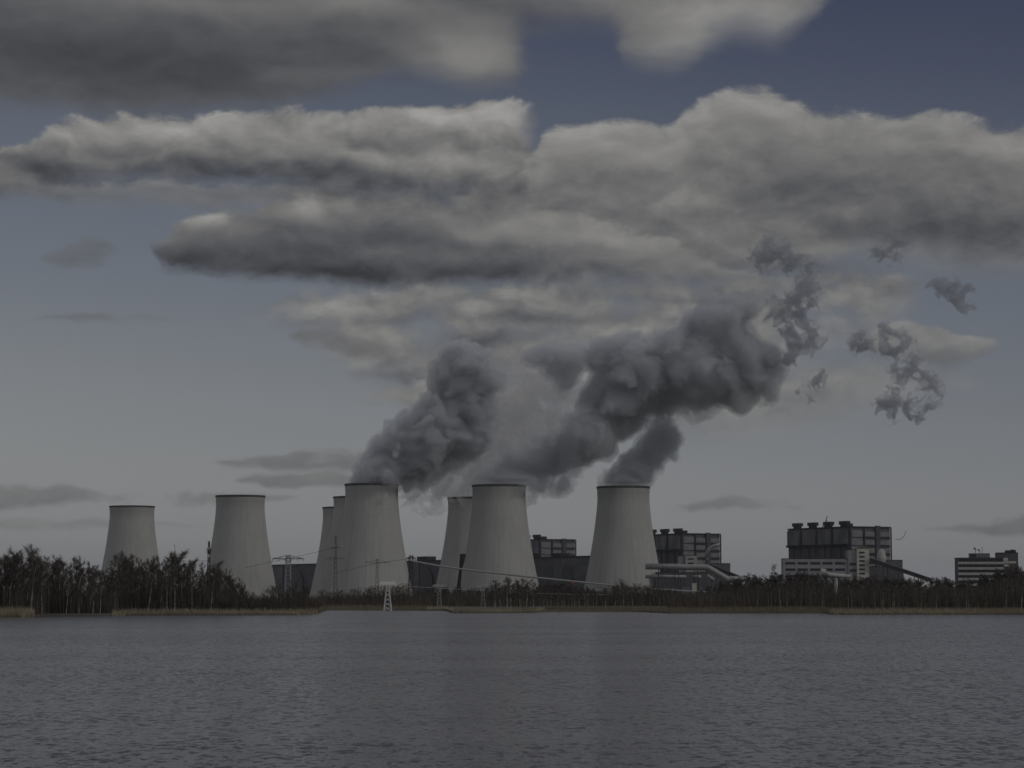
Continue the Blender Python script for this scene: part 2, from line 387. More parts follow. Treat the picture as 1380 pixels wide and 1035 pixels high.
# ------------------------------------------------------------------ ground and lake
def shore(px):     # distance of the waterline, from its pixel row
    return np.interp(px, [-900, -60, 0, 30, 48, 60, 150, 170, 400, 425, 440, 600, 612, 720, 735, 860, 900, 1110, 1125, 1380, 1500, 2300],
                     [832, 832, 832.5, 832.5, 832, 831, 830.5, 829.5, 829, 828, 822.5, 823, 826.5, 826, 824.5, 824.5, 826.5, 826.5, 828.5, 828.5, 828.5, 828.5])
GZ = .55
def ground():
    m = MB(); pxs = list(np.linspace(-1500, 2900, 441)); rows = []
    rows_d = [-1.2, 0, .8, 5, 40, 150, 500, 1200]
    for p in pxs:
        d0 = CAMZ * F / (shore(p) - 803); col = []
        for k, e in enumerate(rows_d):
            Y = d0 + e; zz = [-1.0, -.05, .35, GZ, GZ, GZ, GZ, GZ][k]
            col.append(((p-690)/F*Y, Y, zz))
        for Y in (4000, 9000, 40000): col.append(((p-690)/F*Y*1.4, Y, GZ))
        rows.append(col)
    n = len(rows[0])
    for col in rows: m.v += col
    for i in range(len(rows)-1):
        for k in range(n-1):
            m.f.append((i*n+k, (i+1)*n+k, (i+1)*n+k+1, i*n+k+1))
    tag(m.build('ground', M['soil'], smooth=True), None, None, kind='structure')
ground()

def water_mat():
    m = bpy.data.materials.new('lake_water'); m.use_nodes = True
    t = NT(m.node_tree); b = m.node_tree.nodes['Principled BSDF']
    b.inputs['Roughness'].default_value = .20; b.inputs['IOR'].default_value = 1.33
    b.inputs['Base Color'].default_value = (.142, .146, .166, 1)
    co = t.node('ShaderNodeTexCoord').outputs['Object']
    n0 = t.noise(t.v('MULTIPLY', co, (.5, .2, 1)), 1.0, 2, .5, .5).outputs['Color']
    n1 = t.noise(t.v('MULTIPLY', co, (3.2, 1.5, 1)), 1.0, 3, .6, .6).outputs['Color']
    n2 = t.noise(t.v('MULTIPLY', co, (6.5, 3.6, 1)), 1.0, 3, .6, .4).outputs['Color']
    gust = t.noise(t.v('MULTIPLY', co, (.008, .03, 1)), 1.0, 4, .6).outputs['Fac']
    # slopes of wind ripples: three octaves of chop, steeper in the gusts
    k = t.m('MULTIPLY_ADD', t.step(gust, .35, .65), .8, .6)
    h5 = (.5, .5, .5)
    sl_ = t.v('MULTIPLY', t.v('SUBTRACT', n0, h5), (.35, .5, 0))
    sl_ = t.v('MULTIPLY_ADD', t.v('SUBTRACT', n1, h5), (2.7, 4.2, 0), sl_)
    sl_ = t.v('MULTIPLY_ADD', t.v('SUBTRACT', n2, h5), (1.5, 2.0, 0), sl_)
    nr = t.v('NORMALIZE', t.v('MULTIPLY_ADD', sl_, t.xyz(k, k, k), (0, 0, 1)))
    m.node_tree.links.new(nr, b.inputs['Normal'])
    return m
def lake():
    m = MB(); m.quad((-700, -300, 0), (700, -300, 0), (700, 900, 0), (-700, 900, 0))
    tag(m.build('lake', water_mat()), None, None, kind='structure')
lake()

# ------------------------------------------------------------------ cooling towers
GROW = 'cooling towers of the power station'
TOWERS = [  # centre px, half width of the mouth px, row of the mouth, label
 ('T1', 178.0, 30.0, 683, 'small distant concrete cooling tower standing farthest out beyond the left bank wood, no steam'),
 ('T2', 324.0, 33.0, 669, 'idle cooling tower against open sky, between the bare wood and the dark hall'),
 ('T3', 465.0, 30.0, 684.5, 'rearmost of three overlapping cooling towers, only its left edge showing'),
 ('T4', 482.5, 33.0, 670.5, 'middle of three overlapping cooling towers, mostly hidden by the steaming one in front'),
 ('T5', 501.0, 36.0, 653.5, 'big front cooling tower with two more peeping out on its left side, steaming'),
 ('T6', 637.0, 33.5, 671.5, 'cooling tower half hidden behind another one, a dark slab in front of it'),
 ('T7', 672.5, 36.2, 655, 'front cooling tower hiding half of one behind it, under the largest steam plume'),
 ('T8', 840.0, 35.5, 657, 'stained cooling tower standing alone beside the big silver flue duct'),
]
TH = 113.0
def tower_profile(r0):
    pr = []
    for k in range(41):
        t = k/40
        s_ = .985 + .655*max(0, t*1.05-.1)**1.4 + (.015*(1-t/.095) if t < .095 else 0)
        pr.append((r0*s_, TH*(1-t) + .0))
    return pr
TPOS = {}
def make_towers():
    for key, px, hw, top, label in TOWERS:
        Y = (TH - CAMZ) / math.tan(math.asin(ray(px, top).normalized().z)) if False else (TH+GZ-CAMZ) / (Z(top, 1.0)-CAMZ)
        r0 = hw * PX(Y) / math.cos(0)
        x = X(px, Y, top)
        TPOS[key] = (x, Y, r0)
        t = thing('cooling_tower', label, 'cooling tower', (x, Y, GZ), random.Random(key).random()*6, GROW)
        pr = tower_profile(r0)
        inner = [(r-.9, z) for r, z in pr]
        m = MB(); m.lathe(list(reversed(pr)) + inner, 112); m.build('shell', M['shell'], t, True)
        rm = MB(); r = pr[0][0]
        rm.lathe([(r-1.2, TH+.05), (r-1.2, TH+.9), (r+.55, TH+.9), (r+.55, TH-1.0), (r+.02, TH-1.3)], 112)
        rm.build('rim', M['rim'], t)
make_towers()

# ------------------------------------------------------------------ power station buildings (all turned the same way)
ROT = math.atan2(.48, .875)
E1 = Vector((.877, .481, 0)); E2 = Vector((-.481, .877, 0))
def solveL(px, cx, cyy):      # length along E2 from (cx, cyy) to the vertical line of pixel px
    k = (px-690)/F
    return (cx - k*cyy) / (.481 + k*.877)
# machine hall
HC = (X(797, 2582), 2582)
hall = thing('machine_hall', 'long low dark machine hall running behind the cooling towers, with arched openings', 'building', (HC[0], HC[1], GZ), ROT)
m = MB(); m.box(0, 45, 0, 866, 0, 45); m.build('wall', M['hall'], hall)
m = MB(); m.box(-1, 46, -1, 867, 45, 46.2); m.build('roof', M['cap'], hall)
def hl(px): return solveL(px, *HC)
for a, b in ((748, 796), (690, 719), (556, 566), (372, 383)):
    m = MB(); m.box(-1.5, -.02, hl(b), hl(a), 0, 44); m.build('bay', M['hall_light'], hall)
for a, b, top in ((758, 774, 709+50), (569, 585, 764), (399, 411, 769)):
    l0, l1 = hl(b), hl(a); Yd = HC[1] + .877*(l0+l1)/2; zt = Z(top, Yd) - GZ
    m = MB(); n = 14; poly = [(l0, 2)]
    for k in range(n+1):
        s_ = k/n; poly.append((l0 + (l1-l0)*s_, zt*.62 + zt*.38*math.sin(math.pi*s_)**.7))
    poly.append((l1, 2)); i = 0
    m.v = [(-2.6, y, z) for y, z in poly] + [(-1.55, y, z) for y, z in poly]; k_ = len(poly)
    m.f = [tuple(range(k_)), tuple(range(2*k_-1, k_-1, -1))] + [(j, (j+1) % k_, k_+(j+1) % k_, k_+j) for j in range(k_)]
    m.build('archway', M['boiler_dark'], hall)  # dark slab on the face; its colour stands for the opening's shade
for px, w, h in ((561, 14, 5), (600, 9, 4), (740, 10, 4)):
    l = hl(px); m = MB(); m.box(8, 20, l-w, l+w, 46.2, 46.2+h); m.build('roof_vent', M['cap'], hall)

def boiler(cpx, Y, nb, ztop, label, extra=0):
    o = thing('boiler_house', label, 'building', (X(cpx, Y), Y, GZ), ROT, 'boiler houses of the power station')
    Wf, Lb = 52.0, 28.0
    m = MB(); m.box(.6, Wf-.6, .6, Lb*nb-.6, 0, ztop-1.2); m.build('core_wall', M['boiler_dark'], o)
    m = MB(); m.box(-.4, Wf+.4, -.4, Lb*nb, ztop-1.2, ztop); m.build('roof', M['cap'], o)
    z1 = ztop*.76
    for k in range(nb):
        b = MB(); y0 = k*Lb + 1.5
        b.box(-2.2, .6, y0+2, y0+Lb-3.5, z1, ztop-2.5)             # upper bunker
        b.build('bunker', M['boiler_grey'], o)
        b = MB(); b.box(-.4, .6, y0+4, y0+Lb*.45, 0, z1-2.5); b.box(-.6, .6, y0+Lb*.55, y0+Lb-4.5, 0, z1-2.5); b.build('lower_bay', M['boiler_dark'], o)
        cp = MB(); cp.box(.5, 5, y0+5, y0+Lb-9, ztop+2.0, ztop+5.6)
        cp.box(1.2, 4.2, y0+6.5, y0+Lb-10.5, ztop, ztop+2.0)
        cp.build('vent_hood', M['cap'], o)
        if k == 1:
            cp = MB(); cp.box(24, 30, y0+6, y0+14, ztop, ztop+4.2); cp.build('roof_plant', M['cap'], o)
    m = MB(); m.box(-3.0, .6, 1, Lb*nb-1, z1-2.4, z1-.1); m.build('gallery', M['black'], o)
    # right face: panels between dark floor beams
    rows = 8; zs = np.linspace(4, ztop-3.5, rows+1)
    for r_ in range(rows):
        for (a, b_, mm) in ((1.5, 15.5, 'panel'), (18.5, 31, 'panel'), (38, 50.5, 'panel')):
            if r_ < 2 and a < 10: continue
            p = MB(); p.box(a, b_, -.5-(.3 if a > 15 else 0), .55, zs[r_]+.9+(.5 if a > 15 else 0), zs[r_+1]-.4-(1.3 if a > 15 else 0)); p.build('panel', M[mm], o)
    p = MB(); p.box(31.8, 37.2, -2.2, .5, 0, ztop+.8); p.build('stair_shaft', M['boiler_dark'], o)
    for xx in (16.4, 51.0):
        p = MB(); p.tube([(xx+.6, -1.2, 0), (xx+.6, -1.2, ztop-1)], .8, 6); p.build('riser_pipe', M['steel'], o)
    for zz in zs[1:-1]:
        p = MB(); p.box(16, 52.5, -1.6, -.85, zz-.5, zz+.35); p.build('walkway', M['steel'], o)
    return o
b1 = boiler(728, 3075, 3, 75.5, 'farthest boiler house, showing between two cooling towers above the machine hall')
b2 = boiler(920, 2770, 3, 75, 'boiler house beside the lone cooling tower, above the silver flue ducts')
b3 = boiler(1147, 2511, 4, 75.5, 'nearest boiler house, standing clear on the right behind the white stair tower')
# thin steam pipe and crane on the nearest roof
def crane(px0, py0, px1, py1, Y, label):
    a, b = at(px0, py0, Y), at(px1, py1, Y); t = thing('roof_crane', label, 'crane', tuple(a))
    v_ = b - a
    m = MB(); m.tube([(0, 0, -4), v_], [.6, .35], 5); m.build('jib', M['steel'], t)
    m = MB(); m.tube([(-1.5, 0, -4), (0, 0, 1.5)], .5, 5); m.tube([v_*.55, v_*.55 + Vector((1.6, 0, -1.6))], .3, 4); m.build('base', M['steel'], t)
crane(1110, 707, 1115, 695, 2545, 'small slanted jib rising from the roof of the nearest boiler house')

# low blocks and stair tower in front of boiler C
def block(name, label, px0, px1, pytop, Y, depth, mt, zb=0, cat='building', rz=0, roofmat='cap'):
    x0, x1 = X(px0, Y), X(px1, Y); zt = Z(pytop, Y) - GZ
    o = thing(name, label, cat, (x0, Y, GZ), rz)
    L = (x1-x0)/math.cos(rz)
    m = MB(); m.box(0, L, 0, depth, zb, zt-.5); m.build('wall', M[mt], o)
    m = MB(); m.box(-.25, L+.25, -.25, depth+.25, zt-.5, zt); m.build('roof', M[roofmat], o)
    return o, L, zt
Yw = 2380
o, L, zt = block('office_building', 'long white office block with ribbon windows below the nearest boiler house', 1056, 1144, 752.5, Yw, 18, 'pale')
for zf in (zt-6.0, zt-12.2, zt-18.6):
    for k in range(5):
        a = 2 + k*(L-3)/5
        w = MB(); w.box(a, a+(L-3)/5-2.4, -.25, .02, zf, zf+2.4); w.build('window', M['glass'], o)
o, L, zt = block('annexe', 'taller pale annexe between the long office block and the white stair tower', 1144, 1155.5, 740.5, Yw-1.5, 18, 'pale')
for zf in (zt-15.5, zt-21.7):
    w = MB(); w.box(1.2, L-.8, -.25, .02, zf, zf+2.4); w.build('window', M['glass'], o)
o, L, zt = block('stair_tower', 'tall white stair tower with a column of small windows', 1155.5, 1172, 739.5, Yw-4, 16, 'cream', roofmat='cream')
for k in range(6):
    zf = zt - 4.6 - k*4.1
    w = MB(); w.box(2.2, 7.6, -.25, .02, zf, zf+1.7); w.build('window', M['glass'], o)
m = MB(); i = [(-.5, zt), (L*.55, zt+4.2), (L+.3, zt+.6), (L+.3, zt), ]
m.v = [(x, 3, z) for x, z in i] + [(x, 15, z) for x, z in i]; m.f = [(0, 3, 2, 1), (4, 5, 6, 7), (0, 1, 5, 4), (1, 2, 6, 5), (2, 3, 7, 6), (0, 4, 7, 3)]
m.build('pitched_roof', M['boiler_dark'], o)
o, L, zt = block('pump_house', 'grey flat block at the foot of the nearest boiler house, right of the dome', 1194, 1217, 754.5, 2440, 20, 'hall_light')
o, L, zt = block('coal_bunker', 'dark grey block under the sloping conveyor gallery', 1172.5, 1216, 763, 2400, 14, 'hall')
o, L, zt = block('workshop', 'grey block right of the flue ducts below the second boiler house', 959, 984.5, 759, 2620, 20, 'hall_light')
o, L, zt = block('control_house', 'small white house with a dark window band on the flue duct roof', 924, 940, 748, 2640, 14, 'white')
for zf in (zt-5, zt-9.6):
    w = MB(); w.box(3, 9, -.25, .02, zf, zf+1.5); w.build('window', M['glass'], o)
o, L, zt = block('switch_house', 'small grey house beside the white one below the second boiler house', 915, 923.6, 749, 2642, 14, 'pale')
# domed tank
Yt = 2430; xt = X(1188.5, Yt)
t = thing('domed_tank', 'white egg shaped tank at the foot of the nearest boiler house', 'tank', (xt, Yt, GZ))
r = 4.6; zc = Z(751, Yt)-GZ; zz = Z(740, Yt)-GZ
m = MB(); m.lathe([(r*.8, 0), (r*.8, zc-5), (r, zc-3), (r*1.03, zc), (r*.93, zc+2.4), (r*.68, zz-1.4), (r*.36, zz-.3), (.01, zz)], 28); m.build('shell', M['white'], t, True)
m = MB(); m.tube([(0, 0, zz-.3), (0, 0, zz+1)], .6, 8); m.build('cap', M['pale'], t)
# conveyor galleries
def gallery(label, p0, p1, Y0, Y1, h, w=5):
    a, b = at(*p0, Y0), at(*p1, Y1); o = thing('conveyor_gallery', label, 'conveyor', tuple(a), 0, 'sloping coal conveyors')
    d = b - a
    m = MB(); m.v = [(0, 0, 0), (0, w, 0), (0, w, -h), (0, 0, -h)] + [tuple(d+Vector(q)) for q in ((0, 0, 0), (0, w, 0), (0, w, -h), (0, 0, -h))]
    m.f = [(0, 1, 2, 3), (7, 6, 5, 4), (0, 4, 5, 1), (1, 5, 6, 2), (2, 6, 7, 3), (3, 7, 4, 0)]; m.build('tunnel', M['cap'], o)
    m = MB(); q = [(0, -.4, .05), (0, w+.4, .05), (0, w+.4, .5), (0, -.4, .5)]
    m.v = q + [tuple(d+Vector(k)) for k in q]; m.f = [(0, 1, 2, 3), (7, 6, 5, 4), (0, 4, 5, 1), (1, 5, 6, 2), (2, 6, 7, 3), (3, 7, 4, 0)]; m.build('roof', M['pale'], o)
    for s_ in (.25, .5, .75):
        p = d*s_ ; m = MB(); g = -(a.z+p.z-GZ)
        m.tube([(p.x-2, w/2, p.z-h), (p.x-3.5, w/2, p.z+g)], .5, 5); m.tube([(p.x+2, w/2, p.z-h), (p.x+3.5, w/2, p.z+g)], .5, 5); m.build('trestle', M['steel'], o)
    return o
gallery('dark conveyor gallery sloping down to the right past the domed tank', (1173, 752), (1256, 780), 2370, 2370, 3.6)
gallery('dark conveyor gallery sloping down behind the silver flue duct', (957, 760), (1003, 779), 2500, 2500, 3.2)
# flue ducts
def duct(label, pts, Y, r, legs, n=14):
    P = [at(px, py, Y) for px, py in pts]; o = thing('flue_duct', label, 'duct', tuple(P[0]), 0, 'silver flue ducts beside the lone cooling tower')
    P = [p-P[0] for p in P]
    m = MB(); m.tube(P, r, n); m.build('pipe', M['duct'], o, True)
    b = MB()
    for k in range(len(P)-1):
        L_ = (P[k+1]-P[k]).length; nn = max(1, int(L_/12))
        for j in range(1, nn):
            c0 = P[k].lerp(P[k+1], j/nn); dd = (P[k+1]-P[k]).normalized()
            b.tube([c0-dd*.25, c0+dd*.25], r*1.05, n)
    if b.v: b.build('flange', M['steel_mid'], o)
    z0 = o.location.z
    for px in legs:
        x = X(px, Y) - o.location.x
        for k in range(len(P)-1):
            if min(P[k].x, P[k+1].x) <= x <= max(P[k].x, P[k+1].x):
                zz = P[k].z + (P[k+1].z-P[k].z)*(x-P[k].x)/max(1e-6, P[k+1].x-P[k].x)
                m = MB(); m.tube([(x-1.5, 0, zz-r*.7), (x-2.4, 0, GZ-z0)], .4, 5); m.tube([(x+1.5, 0, zz-r*.7), (x+2.4, 0, GZ-z0)], .4, 5); m.build('support', M['steel'], o)
duct('thick silver flue duct running level, then bending down to the right', [(870, 763.5), (916, 763.8), (920, 764.4), (950, 764.4), (954, 765), (957, 766.5), (978, 779), (981, 780.5), (985, 780.8), (1004, 779.5)], 2330, 2.9, (890, 912, 938))
duct('lower silver flue duct with a dark gap, beneath the thick one', [(870, 777), (925, 777.3)], 2350, 1.7, (895, 915))
duct('short silver flue duct right of the lower one', [(933, 777.4), (945, 777.4)], 2352, 1.8, (939,))
duct('short stub of silver duct dropping towards the wood', [(953, 775.5), (962, 782)], 2352, 1.9, ())
duct('curved silver duct climbing the face of the second boiler house', [(953, 757), (952, 747), (954, 742), (958, 738), (964, 735), (970, 734)], 2690, 2.0, ())
duct('thin curved vent pipe at the right edge of the nearest boiler house', [(1207, 727), (1214, 726.5), (1219, 722), (1221, 715)], 2540, .35, (), 6)
# dark pipe racks behind the ducts
o, L, zt = block('pipe_rack_house', 'dark low plant house behind the silver flue ducts', 884, 955, 771, 2420, 10, 'boiler_dark')
for a, b_ in ((895, 903), (906, 913), (919, 930), (941, 947)):
    w = MB(); w.box(X(a, 2420)-o.location.x, X(b_, 2420)-o.location.x, -.3, .02, 4, 12); w.build('door', M['hall_light'], o)
o, L, zt = block('white_kiosk', 'small white upright kiosk in front of the flue ducts', 933, 939, 786, 2300, 4, 'cream', roofmat='cream')
o, L, zt = block('yellow_shed', 'low pale shed on the skyline under the sloping conveyor', 1221, 1234, 781, 2200, 6, 'cream', roofmat='cream')

# far office tower on the right
Yo = 1800
o, L, zt = block('striped_office', 'office block with white and dark floor stripes above the wood on the far right', 1292, 1353, 751.5, Yo, 14, 'boiler_dark')
for k in range(6):
    z0 = zt - 4.6 - k*4.0
    w = MB(); w.box(-.1, L+.1, -.35, .02, z0-.25, z0+1.55); w.build('spandrel', M['white'], o)
    for j in range(6):
        w = MB(); w.box(.6+j*(L-.6)/6, .6+(j+1)*(L-.6)/6-.5, -.12, .02, z0+1.7, z0+3.6); w.build('window', M['glass'], o)
ph = MB(); a, b_ = X(1310, Yo)-o.location.x, X(1336, Yo)-o.location.x
ph.box(a, b_, 3, 11, zt, Z(745.5, Yo)-GZ); p_ = ph.build('penthouse', M['hall_light'], o)
w = MB(); w.box(a-.2, a+4, 2.85, 3.05, zt+.4, zt+2.6); w.build('window', M['glass'], p_)
t = thing('antenna', 'cluster of aerials and dishes on the penthouse of the striped office', 'antenna', (X(1318, Yo), Yo+7, Z(745.5, Yo)))
m = MB(); m.tube([(0, 0, 0), (0, 0, 4.5)], .22, 5); m.tube([(5, 0, 0), (5, 0, 4.8)], .18, 5); m.tube([(-.4, 0, 2.6), (2.4, 0, 2.6)], .16, 4); m.tube([(3, 0, 0), (3, 0, 2.8)], .2, 4); m.build('mast', M['steel'], t)
m = MB(); m.tube([(-1.1, -.3, 3.6), (-.2, 0, 3.2)], [.9, .2], 9); m.tube([(2.2, -.2, 2.5), (3, 0, 2.2)], [.8, .2], 9); m.build('dish', M['steel_mid'], t)
o, L, zt = block('far_annexe', 'dark square block with pale bays at the right edge behind the wood', 1347, 1373, 744.5, Yo+30, 14, 'boiler_dark')
for (a, b_, y0, y1) in ((1352, 1359, 751, 755), (1353, 1370, 755.5, 758.5), (1354, 1360, 759.5, 763)):
    w = MB(); w.box(X(a, Yo+30)-o.location.x, X(b_, Yo+30)-o.location.x, -.4, .02, Z(y1, Yo)-GZ, Z(y0, Yo)-GZ); w.build('pale_bay', M['cream'], o)
for a, b_, y0 in ((1358, 1364, 741.5), (1366, 1368, 740.5), (1369, 1371, 741)):
    w = MB(); w.box(X(a, Yo+30)-o.location.x, X(b_, Yo+30)-o.location.x, 2, 8, zt, Z(y0, Yo+30)-GZ); w.build('roof_plant', M['cap'], o)

# ------------------------------------------------------------------ pylons, masts and lines
def lattice(m, p0, p1, w0, w1, r, n=7):
    P = [[], [], [], []]
    for k in range(n+1):
        t = k/n; c0 = Vector(p0).lerp(Vector(p1), t); w = w0+(w1-w0)*t
        for j, (sx, sy) in enumerate(((-1, -1), (1, -1), (1, 1), (-1, 1))): P[j].append(c0+Vector((sx*w/2, sy*w/2, 0)))
    for j in range(4): m.tube([P[j][0], P[j][-1]], r, 4)
    for k in range(n):
        for j in range(4):
            q = (j+1) % 4
            m.tube([P[j][k], P[q][k+1]], r*.65, 3, False); m.tube([P[q][k], P[j][k+1]], r*.65, 3, False)
def pylon(label, px, pytop, Y, arms, w0, w1, mt, r=.22, foot=None, group='steel lattice pylons of the power lines'):
    x = X(px, Y); H = Z(pytop, Y) - GZ
    t = thing('lattice_pylon', label, 'pylon', (x, Y, GZ), 0, group)
    m = MB(); lattice(m, (0, 0, 0), (0, 0, H), w0, w1, r, max(5, int(H/4))); m.build('mast', M[mt], t)
    for (py, half) in arms:
        z = Z(py, Y)-GZ; hw = half*PX(Y); m = MB()
        for sy in (-1, 1):
            m.tube([(-hw, 0, z), (hw, 0, z)], r*.9, 4)
            m.tube([(-hw, 0, z), (0, sy*w1/2, z+hw*.18+.6)], r*.7, 4); m.tube([(hw, 0, z), (0, sy*w1/2, z+hw*.18+.6)], r*.7, 4)
        nn = 6
        for k in range(nn):
            xx = -hw + 2*hw*k/(nn-1); m.tube([(xx, 0, z), (xx, 0, z-2.4)], r*.7, 4)
            if k < nn-1: m.tube([(xx, 0, z), (xx+hw/nn, 0, z+hw*.10)], r*.5, 3)
        m.build('crossarm', M[mt], t)
    return t
pylon('dark slender pylon rising out of the bare wood left of the idle tower', 281, 729, 1300, [(740, 3)], 2.2, .7, 'steel', .16)
pylon('pale lattice pylon with one very wide crossarm in front of the dark hall', 388, 748, 2300, [(753, 21)], 6.0, 3.6, 'steel_grey', .42)
pylon('dark pylon standing in front of the overlapping cooling towers', 452, 722, 2100, [(753, 12), (738, 6)], 3.6, .9, 'steel_mid', .15)
pylon('thin pylon with a wide crossarm in front of the big steaming tower', 508, 753, 2050, [(758, 16)], 3.0, 1.4, 'steel_mid', .14)
pylon('dark lattice pylon at the right foot of the big steaming tower', 554, 748, 2120, [(752, 6)], 5.0, 2.4, 'steel', .4)
Yk = 2330; p0 = at(615.5, 792, Yk); t = thing('dark_slab', 'dark leaning shaft against the left flank of the plume tower', 'slab', tuple(p0))  # dark wedge of unknown nature, built as a solid leaning slab
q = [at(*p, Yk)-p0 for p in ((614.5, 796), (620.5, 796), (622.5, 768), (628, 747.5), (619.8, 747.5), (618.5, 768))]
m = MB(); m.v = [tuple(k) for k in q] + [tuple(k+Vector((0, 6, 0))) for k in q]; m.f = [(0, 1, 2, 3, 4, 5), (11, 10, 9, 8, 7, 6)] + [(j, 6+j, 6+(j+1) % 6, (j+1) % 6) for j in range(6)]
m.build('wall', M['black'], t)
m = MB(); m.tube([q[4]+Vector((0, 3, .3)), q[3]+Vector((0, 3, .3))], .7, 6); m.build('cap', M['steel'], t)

def tmast(label, px, pytop, Y, half, legw, mt='steel_pale', r=.09, group='pale T shaped masts by the water', thick=.32):
    x = X(px, Y); H = Z(pytop, Y); z0 = GZ if Y > 700 else .1
    t = thing('line_mast', label, 'mast', (x, Y, z0), 0, group); H -= z0
    m = MB()
    for sx in (-1, 1):
        for sy in (-1, 1): m.tube([(sx*legw/2, sy*legw/2, -.3), (sx*legw*.16, sy*legw*.16, H-.5)], [r*1.5, r], 5)
    for k in range(6):
        z = H*k/6; w = legw/2*(1-.68*k/6); w2 = legw/2*(1-.68*(k+1)/6); z2 = H*(k+1)/6-.1
        for sy in (-1, 1): m.tube([(-w, sy*w, z), (w2, sy*w2, z2)], r*.6, 4); m.tube([(w, sy*w, z), (-w2, sy*w2, z2)], r*.6, 4)
    m.build('lattice_leg', M[mt], t)
    hw = half*PX(Y); m = MB()
    m.v = [(-hw, -.4, H-.25), (hw, -.4, H-.25), (hw*.8, -.4, H+thick), (-hw*.8, -.4, H+thick), (-hw, .4, H-.25), (hw, .4, H-.25), (hw*.8, .4, H+thick), (-hw*.8, .4, H+thick)]
    m.f = [(0, 1, 2, 3), (7, 6, 5, 4), (0, 4, 5, 1), (1, 5, 6, 2), (2, 6, 7, 3), (3, 7, 4, 0)]
    m.tube([(-hw*.25, 0, H-.25), (-hw*.1, 0, H-1.3)], r, 4); m.tube([(hw*.25, 0, H-.25), (hw*.1, 0, H-1.3)], r, 4)
    m.build('crossarm', M['arm_white' if mt == 'mast_white' else 'steel_pale'], t)
    return t
tmast('bright white T shaped mast at the water before the big steaming tower', 522.5, 787, 640, 11.5, 2.0, 'mast_white', .11, thick=.65)
tmast('grey T shaped mast in front of the dark brush, left of the half hidden tower', 592, 789.5, 780, 10, 1.5, 'steel_grey', .08, thick=.4)
tmast('grey T shaped mast at the left edge of the bushes below the plume tower', 651, 790, 700, 10, 1.4, 'steel_grey', .08, thick=.4)
# white pipe bridge in the right wood
Yb = 610; t = thing('pipe_bridge', 'white horizontal pipe bridge on one post, in front of the long office block', 'pipe bridge', (X(1126, Yb), Yb, GZ))
za = Z(775, Yb)-GZ; k = PX(Yb)
m = MB(); m.tube([(-14*k, 0, za+.6), (-8*k, 0, za), (21*k, 0, za-.35)], [.55, .6, .45], 9); m.build('pipe', M['steel_pale'], t, True)
m = MB(); m.tube([(-19*k, 0, za+.75), (-13*k, 0, za+.6)], .95, 10); m.build('valve', M['steel_pale'], t)
m = MB(); m.tube([(1*k, .2, 0), (1*k, .2, za-.3)], [.6, .45], 8); m.build('post', M['steel_pale'], t)

def cable(label, pts3, r, mt):
    P = [Vector(p) for p in pts3]; m = MB(); m.tube([p-P[0] for p in P], r, 5, False)
    o = m.build('power_line', M[mt], None, True); o.location = P[0]
    return tag(o, label, 'cable', 'overhead lines')
def fitline(pix, Y0, Y1, n=40):
    xs = np.linspace(pix[0][0], pix[-1][0], n); co_ = np.interp(xs, [p[0] for p in pix], [p[1] for p in pix])
    ker = np.ones(7)/7; pad = np.pad(co_, 3, mode='edge'); pad[:3] = co_[0]-(co_[1]-co_[0])*np.array([3, 2, 1]); pad[-3:] = co_[-1]+(co_[-1]-co_[-2])*np.array([1, 2, 3])
    co_ = np.convolve(pad, ker, 'valid')
    return [at(x, y, 1/((1/Y0)+(1/Y1-1/Y0)*(x-xs[0])/(xs[-1]-xs[0]))) for x, y in zip(xs, co_)]
cable('bright sagging bundle of conductors crossing in front of the plume tower', fitline([(556, 756.5), (575, 761), (623, 767), (664, 772), (718, 778), (773, 783.5), (831, 789.5), (900, 795.5), (960, 798.5), (1014, 800.3), (1060, 801.5), (1125, 802)], 2110, 1100), [.8 - .011*k for k in range(40)], 'steel_pale')
cable('thin line running low across the dark brush', fitline([(523, 789), (592, 792.5), (651, 796), (740, 800.5), (860, 802), (960, 803)], 640, 900), .05, 'steel_pale')
cable('second thin line just under the bright conductors, by the lone tower', fitline([(800, 791), (890, 797), (980, 802), (1060, 804)], 1900, 1100), .22, 'steel_mid')
cable('faint line between the slender pylon and the wood', fitline([(281, 740), (262, 746), (235, 756)], 1300, 1200), .10, 'steel')
cable('faint line rising to the dark pylon over the dark hall', fitline([(330, 765), (368, 757), (410, 748), (452, 738)], 2300, 2100), .16, 'steel')
cable('faint line on the shell of the big steaming tower', fitline([(452, 772), (508, 759), (554, 752.5)], 2090, 2110), .16, 'steel_mid')
t = thing('warning_flag', 'small red board on a pole before the machine hall archway', 'board', (X(772.5, 1500), 1500, GZ))
m = MB(); m.tube([(0, 0, 0), (0, 0, Z(784, 1500)-GZ)], .12, 5); m.build('pole', M['steel_mid'], t)
m = MB(); hh = Z(784, 1500)-GZ; m.box(-.8, .8, -.2, -.13, hh-1.6, hh); m.build('board', M['red'], t)

